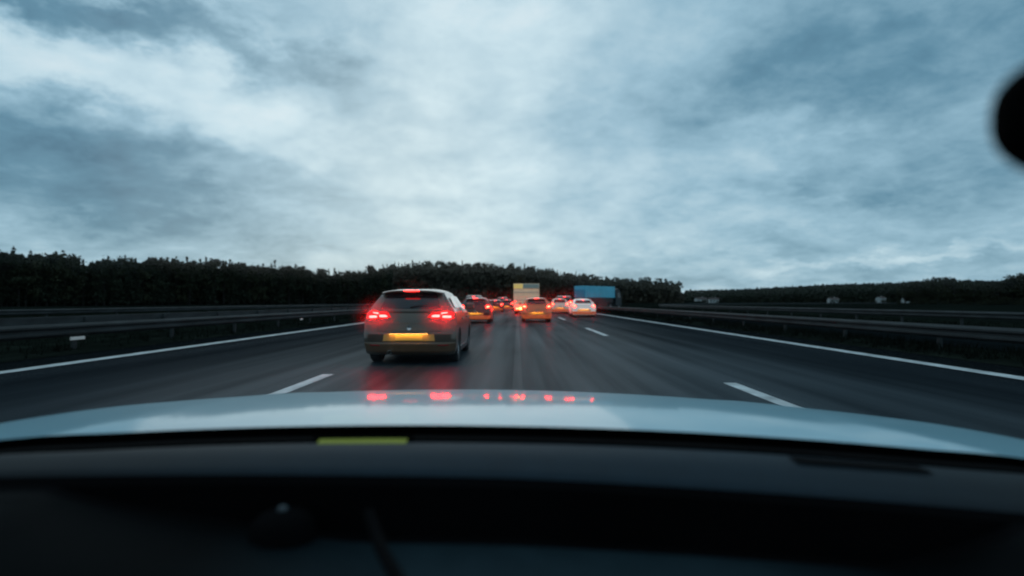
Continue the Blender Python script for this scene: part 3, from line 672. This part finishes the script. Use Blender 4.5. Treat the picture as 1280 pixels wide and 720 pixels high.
# white houses across the fields
M['hwall'] = mat('house_render', (.30,.32,.32), .8, var=.08)
M['hroof'] = mat('roof_tiles', (.05,.03,.026), .8, var=.3, scale=3)
def house(x, y, w, dpt, hh, rh, label, rz=0, z=0):
    t = thing('house', label, 'house', (x,y,z), rz)
    b = MB(); b.box(-w/2,w/2,-dpt/2,dpt/2,-1,hh)
    for sx in (-1,1): b.quad((sx*w/2,-dpt/2,hh),(sx*w/2,dpt/2,hh),(sx*w/2,0,hh+rh))
    b.build('wall', M['hwall'], t, False)
    r = MB(); e = .4
    for sy in (-1,1):
        r.quad((-w/2-e,sy*(dpt/2+e),hh-.2),(w/2+e,sy*(dpt/2+e),hh-.2),(w/2+e,0,hh+rh+.12),(-w/2-e,0,hh+rh+.12))
    ro = r.build('roof', M['hroof'], t, False)
    c = MB(); c.box(w*.2-.3,w*.2+.3,.4,1.0,hh,hh+rh+.9); c.build('chimney', M['hwall'], ro, False)
    n = max(2,int(w/3))
    for k in range(n):
        xx = -w/2+(k+.5)*w/n; f = MB(); f.box(xx-.45,xx+.45,-dpt/2-.03,-dpt/2+.02,.9,2.2); f.build('window', M['glass_dark'], t, False)
for (px, d, w, hh, rh, lb) in ((875,560,10,3.4,1.6,'long low white house at the left end of the distant fields'),(891,575,9,3.2,1.5,'small white house right next to the long low white house'),
        (1039,480,7,3.0,1.2,'lone white house in the middle of the distant fields'),(1098,560,6,4.2,1.5,'tall white house half hidden by trees beyond the slip road'),(1129,560,5,3.8,1.4,'narrow white house close to the broadleaf trees')):
    X, Y, _ = at(px, 377, d); house(X, Y, w, 7, hh, rh, lb, radians(R.uniform(-12,12)), .4)

# ------------------------------------------------------------------ the car the photo is taken from
K = .92
def shade_ends(m, w0=.10, w1=.34, lo=.06):      # shade painted into the dashboard colours, darkening towards both ends
    nt = m.node_tree; N = nt.nodes; L = nt.links; b = N['Principled BSDF']
    src = b.inputs['Base Color'].links[0].from_socket
    tc = N.new('ShaderNodeTexCoord'); sx = N.new('ShaderNodeSeparateXYZ'); L.new(tc.outputs['Object'], sx.inputs[0])
    a = N.new('ShaderNodeMath'); a.operation = 'SUBTRACT'; a.inputs[1].default_value = .05; L.new(sx.outputs[0], a.inputs[0])
    ab = N.new('ShaderNodeMath'); ab.operation = 'ABSOLUTE'; L.new(a.outputs[0], ab.inputs[0])
    r = N.new('ShaderNodeMapRange'); r.interpolation_type = 'SMOOTHSTEP'; r.inputs['From Min'].default_value = w0; r.inputs['From Max'].default_value = w1; r.inputs['To Min'].default_value = 1; r.inputs['To Max'].default_value = lo
    L.new(ab.outputs[0], r.inputs['Value'])
    v = N.new('ShaderNodeVectorMath'); v.operation = 'SCALE'; L.new(src, v.inputs[0]); L.new(r.outputs[0], v.inputs['Scale']); L.new(v.outputs[0], b.inputs['Base Color'])
def own():
    t = thing('own_car', 'pale silver car seen from its own cabin, bonnet, dashboard and mirror up close', 'car', (0,0,0))
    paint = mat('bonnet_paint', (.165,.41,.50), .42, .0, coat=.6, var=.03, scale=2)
    dash = mat('dashboard_grey', (.0055,.0165,.026), .7, var=.12, scale=40, spec=.2)
    dash2 = mat('dashboard_lower', (.014,.026,.032), .7, var=.12, scale=30, spec=.04)
    shade_ends(dash2); shade_ends(dash, .12, .58, .25)
    felt = mat('dashboard_black', (.003,.003,.0035), .9, var=.2, spec=.03)
    seal = mat('seal_rubber', (.003,.003,.003), .9, spec=.02)
    head = mat('headliner', (.03,.03,.032), .9, spec=.1)
    paint.node_tree.nodes['Principled BSDF'].inputs['Coat Roughness'].default_value = .075
    def P(X, d, drop): return (X*K, d*K, H - drop*K)
    roll = .0175
    def bon(X, d):
        dr = .1967 - .1154*d + .0935*d*d + .062*X*X + roll*X
        ex = max(0, abs(X)-.86); dr += ex*ex*9
        ey = max(0, d-1.78); dr += ey*ey*5
        # swage lines running forward
        for c in (-.60, .60):
            q = (X - c*(1-.12*(d-.74)))/.05; dr -= .0018*math.exp(-q*q)
        return dr
    rear = lambda X: .742 - .045*X*X
    rows = []
    for j in range(41):
        f = j/40; row = []
        for i in range(61):
            X = lerp(-1.02, 1.02, i/60); d = lerp(rear(X), 2.0 - .25*abs(X)**3, f); row.append(P(X, d, bon(X, d)))
        rows.append(row)
    b = MB(); b.grid(rows)
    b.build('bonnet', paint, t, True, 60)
    # black cowl and windscreen seal between bonnet and dashboard
    XS = [lerp(-1.0,1.0,i/60) for i in range(61)]
    b = MB(); b.grid([[P(X, rear(X)+.032, bon(X, rear(X)+.032)+.002) for X in XS], [P(X, rear(X)+.03, bon(X, rear(X))+.022) for X in XS], [P(X, rear(X)-.012, bon(X, rear(X))+.010) for X in XS], [P(X, rear(X)-.040, bon(X, rear(X))+.0085) for X in XS], [P(X, rear(X)-.046, bon(X, rear(X))+.03) for X in XS]])
    b.build('windscreen_seal', seal, t, False)
    # dashboard: upper pad, dark step, near pad
    fr = lambda X: rear(X)-.044
    d0 = lambda X: bon(X, rear(X))+.0115
    def step(X):       # depth of the black step across the width
        u = (X+.47)/.96; return .052*max(0, min(1, min((u)/.32, (1-u)/.12)))**.7
    upper_d = lambda X: .605 - .05*X*X
    XD = [lerp(-.80,.80,i/64) for i in range(65)]
    def up_drop(X, f): return lerp(d0(X), .182 + .03*X*X + roll*X*1.3 + (.02*max(0,X)), f) - .006*sin(pi*f)
    b = MB(); b.grid([[P(X, lerp(fr(X), upper_d(X), f), up_drop(X, f)) for X in XD] for f in [k/12 for k in range(13)]] +
                     [[P(X, upper_d(X)-.006, up_drop(X,1)+.004) for X in XD]])
    da = b.build('dashboard', dash, t, True, 50)
    b = MB(); b.grid([[P(X, upper_d(X)-.004, up_drop(X,1)+.003) for X in XD], [P(X, upper_d(X)-.012, up_drop(X,1)+.012) for X in XD], [P(X, upper_d(X)-.012, up_drop(X,1)+.012+step(X)) for X in XD], [P(X, upper_d(X)-.05, up_drop(X,1)+.014+step(X)) for X in XD]])
    b.build('dashboard_step', felt, da, True, 40)
    b = MB(); b.grid([[P(X, lerp(upper_d(X)-.03, .22, f), up_drop(X,1)+.012+step(X)*lerp(1,.55,min(1,f*3)) + .10*f*f + .03*f) for X in XD] for f in [k/14 for k in range(15)]])
    b.build('dashboard_pad', dash2, da, True, 60)
    # defroster vent near the passenger side
    b = MB(); b.grid([[P(X, lerp(.682,.655,f)-.04*X*X, up_drop(X, (lerp(.682,.655,f)-.04*X*X-fr(X))/(upper_d(X)-fr(X)))-.002) for X in [lerp(.32,.47,i/10) for i in range(11)]] for f in (0,.3,.6,1)])
    b.build('defroster_vent', felt, da, False)
    # yellow sticker low on the screen
    b = MB(); xs = [lerp(-.243,-.135,i/8) for i in range(9)]
    b.grid([[P(X, .6975-.04*X*X, d0(X)-.0045) for X in xs], [P(X, .6845-.04*X*X, d0(X)-.0005) for X in xs]])
    b.build('windscreen_sticker', mat('sticker_yellow_glow', (.27,.28,.008), .6, var=.1, emit=(.5,.46,.0), es=.02), t, False)  # yellow sticker, slightly brightened by emission put into its material
    b = MB(); xs = [lerp(-.252,-.128,i/8) for i in range(9)]
    b.grid([[P(X, .7015-.04*X*X, d0(X)-.0075) for X in xs], [P(X, .697-.04*X*X, d0(X)-.0035) for X in xs]]); b.build('sticker_border', seal, t, False)
    # sensor dome and cable on the dash
    c = P(*[(355-VX)/F*.565, .565, (628-VY)/F*.565])
    b = MB(); b.lathe([(-.03,.030),(-.016,.027),(-.010,.021),(-.006,.011),(-.005,0)], 'z', c, 28); k = b.build('sensor_dome', felt, da)
    b = MB(); b.lathe([(-.006,.005),(-.003,.004),(-.002,.002),(-.002,0)], 'z', c, 16); b.build('sensor_window', mat('sensor_window', (.03,.045,.055), .3), k)
    pts = [P((x-VX)/F*d, d, (y-VY)/F*d) for x, y, d in ((462,640,.545),(470,662,.52),(478,684,.49),(490,706,.46),(508,736,.42),(530,780,.37))]
    b = MB(); b.tube(pts, .0055, 8); b.build('cable', felt, da)
    # windscreen glass with a scattering film added for bloom around lamps
    g = bpy.data.materials.new('windscreen_glass'); g.use_nodes = True; nt = g.node_tree; N = nt.nodes; L = nt.links; N.clear()
    out = N.new('ShaderNodeOutputMaterial'); tr = N.new('ShaderNodeBsdfTransparent'); tr.inputs[0].default_value = (.95,.975,.97,1)
    gl = N.new('ShaderNodeBsdfGlossy'); gl.inputs['Roughness'].default_value = .03; lw = N.new('ShaderNodeLayerWeight'); lw.inputs['Blend'].default_value = .5; pw = N.new('ShaderNodeMath'); pw.operation = 'POWER'; pw.inputs[1].default_value = 5; L.new(lw.outputs['Facing'], pw.inputs[0]); fz = N.new('ShaderNodeMath'); fz.operation = 'MULTIPLY_ADD'; fz.inputs[1].default_value = .6; fz.inputs[2].default_value = .02; L.new(pw.outputs[0], fz.inputs[0])
    mx = N.new('ShaderNodeMixShader'); L.new(fz.outputs[0], mx.inputs[0]); rf = N.new('ShaderNodeBsdfRefraction'); rf.inputs['IOR'].default_value = 1.12; rf.inputs['Roughness'].default_value = .36
    ge = N.new('ShaderNodeNewGeometry'); L.new(ge.outputs['Incoming'], rf.inputs['Normal'])
    m2 = N.new('ShaderNodeMixShader'); m2.inputs[0].default_value = .036; L.new(tr.outputs[0], m2.inputs[1]); L.new(rf.outputs[0], m2.inputs[2]); L.new(m2.outputs[0], mx.inputs[1]); L.new(gl.outputs[0], mx.inputs[2]); L.new(mx.outputs[0], out.inputs[0])
    top_z = .262; 
    rows = []
    for k in range(13):
        f = k/12; row = []
        for i in range(33):
            s_ = lerp(-1,1,i/32); wX = lerp(.86,.62,f); X = s_*wX
            y0 = rear(X)-.03; z0 = -bon(X, rear(X))+ -.004
            y1 = -.08 - .05*s_*s_; z1 = top_z - .02*s_*s_
            row.append((X*K, lerp(y0,y1,f)*K, H + (lerp(z0,z1,f) + .035*sin(pi*f))*K))
        rows.append(row)
    b = MB(); b.grid(rows); b.build('windscreen', g, t, True, 80)
    # pillars, roof, doors, floor, rear: the rest of the body
    for sd in (-1,1):
        b = MB(); b.tube([(sd*r_[0], r_[1], r_[2]) for r_ in [(.90*K,.72*K,H-.22*K),(.82*K,.5*K,H-.03*K),(.70*K,.1*K,H+.19*K),(.64*K,-.1*K,H+.25*K),(.62*K,-.6*K,H+.29*K),(.62*K,-1.5*K,H+.22*K),(.72*K,-2.2*K,H-.1*K)]], .035, 8); b.build('pillar', head, t)
        b = MB(); b.grid([[(sd*xx, yy, zz) for yy in (.72,.2,-.5,-1.2,-2.2)] for xx, zz in ((.86,H-.22),(.92,H-.4),(.93,.6),(.88,.28))]); d = b.build('door', paint, t)
        b = MB(); b.grid([[(sd*(.84 if zz > .9 else .80), yy, zz) for yy in (.66,.2,-.5,-1.2,-2.2)] for zz in (H-.24,.8,.3)]); b.build('door_lining', felt, d)
        b = MB(); b.grid([[P(sd*1.02, lerp(rear(1.02), 1.75, f), bon(sd*1.02, lerp(rear(1.02),1.75,f))+q) for f in [k/8 for k in range(9)]] for q in (0,.1,.3)]); b.build('front_wing', paint, t)
        for wy in (1.25, -1.5): wheel(t, sd*.80, wy, .33, sd)
    b = MB(); b.grid([[(lerp(-.64,.64,i/12)*K, y*K, H+(z-.03*(2*i/12-1)**2)*K) for i in range(13)] for y, z in ((-.09,.262),(-.4,.30),(-.9,.31),(-1.5,.25),(-2.2,-.08))]); b.build('headliner', head, t, True, 60)
    b = MB(); b.grid([[(lerp(-.66,.66,i/12)*K, y*K, H+(z+.02-.03*(2*i/12-1)**2)*K) for i in range(13)] for y, z in ((-.08,.262),(-.4,.30),(-.9,.31),(-1.5,.25),(-2.2,-.08))]); b.build('roof', paint, t, True, 60)
    b = MB(); b.bbox(-.84,.84,-2.25,1.7,.22,.32,.02); b.build('floor_pan', felt, t, False)
    b = MB(); b.grid([[(x, -2.2, z) for x in (-.9,0,.9)] for z in (.3,.7,1.15)]); b.build('tailgate', paint, t)
    b = MB(); b.grid([[(x, 1.85-.25*abs(x)**3-.0+(.05 if 0<i<2 else 0), z) for x in [lerp(-.9,.9,k/10) for k in range(11)]] for i, z in enumerate((.82,.66,.3))]); b.build('front_bumper', paint, t)
    # rear view mirror: shell and glass, on a stem from the screen
    hm = .042; rows = []
    cxm, cym, czm = .3545, .189, H + .0765
    for k in range(65):
        a = 2*pi*k/64
        ex, ez = .185*abs(cos(a))**.5*(1 if cos(a) >= 0 else -1), hm*abs(sin(a))**.8*(1 if sin(a) >= 0 else -1)
        rows.append([(ex*u, w, ez*u) for u, w in ((.0,.03),(.7,.028),(.95,.016),(1,.0),(.985,-.012),(.95,-.014))])
    b = MB(); b.grid(rows); mr = b.build('rear_view_mirror', seal, t, True, 60); mr.location = (cxm, cym, czm); mr.scale = (.88,.88,.88); mr.rotation_euler = (radians(6), 0, radians(-18))
    rows = [[(.185*abs(cos(a))**.5*(1 if cos(a) >= 0 else -1)*u, -.0135, hm*abs(sin(a))**.8*(1 if sin(a) >= 0 else -1)*u) for u in (0,.5,.95)] for a in [2*pi*k/64 for k in range(65)]]
    b = MB(); b.grid(rows); b.build('mirror_glass', mat('mirror_glass', (.02,.02,.022), .15, .0, var=.02, spec=.3), mr)
    b = MB(); b.tube([(0,.02,0),(0,.03,.035),(0,.035,.06)], .009, 8); b.build('mirror_stem', seal, mr)
own()

# ------------------------------------------------------------------ render settings
sc.render.engine = 'CYCLES'
sc.view_settings.view_transform = 'Standard'; sc.view_settings.look = 'None'; sc.view_settings.exposure = 0; sc.view_settings.gamma = 1
sc.cycles.use_denoising = True
sc.cycles.max_bounces = 6; sc.cycles.transparent_max_bounces = 12; sc.cycles.sample_clamp_indirect = 4
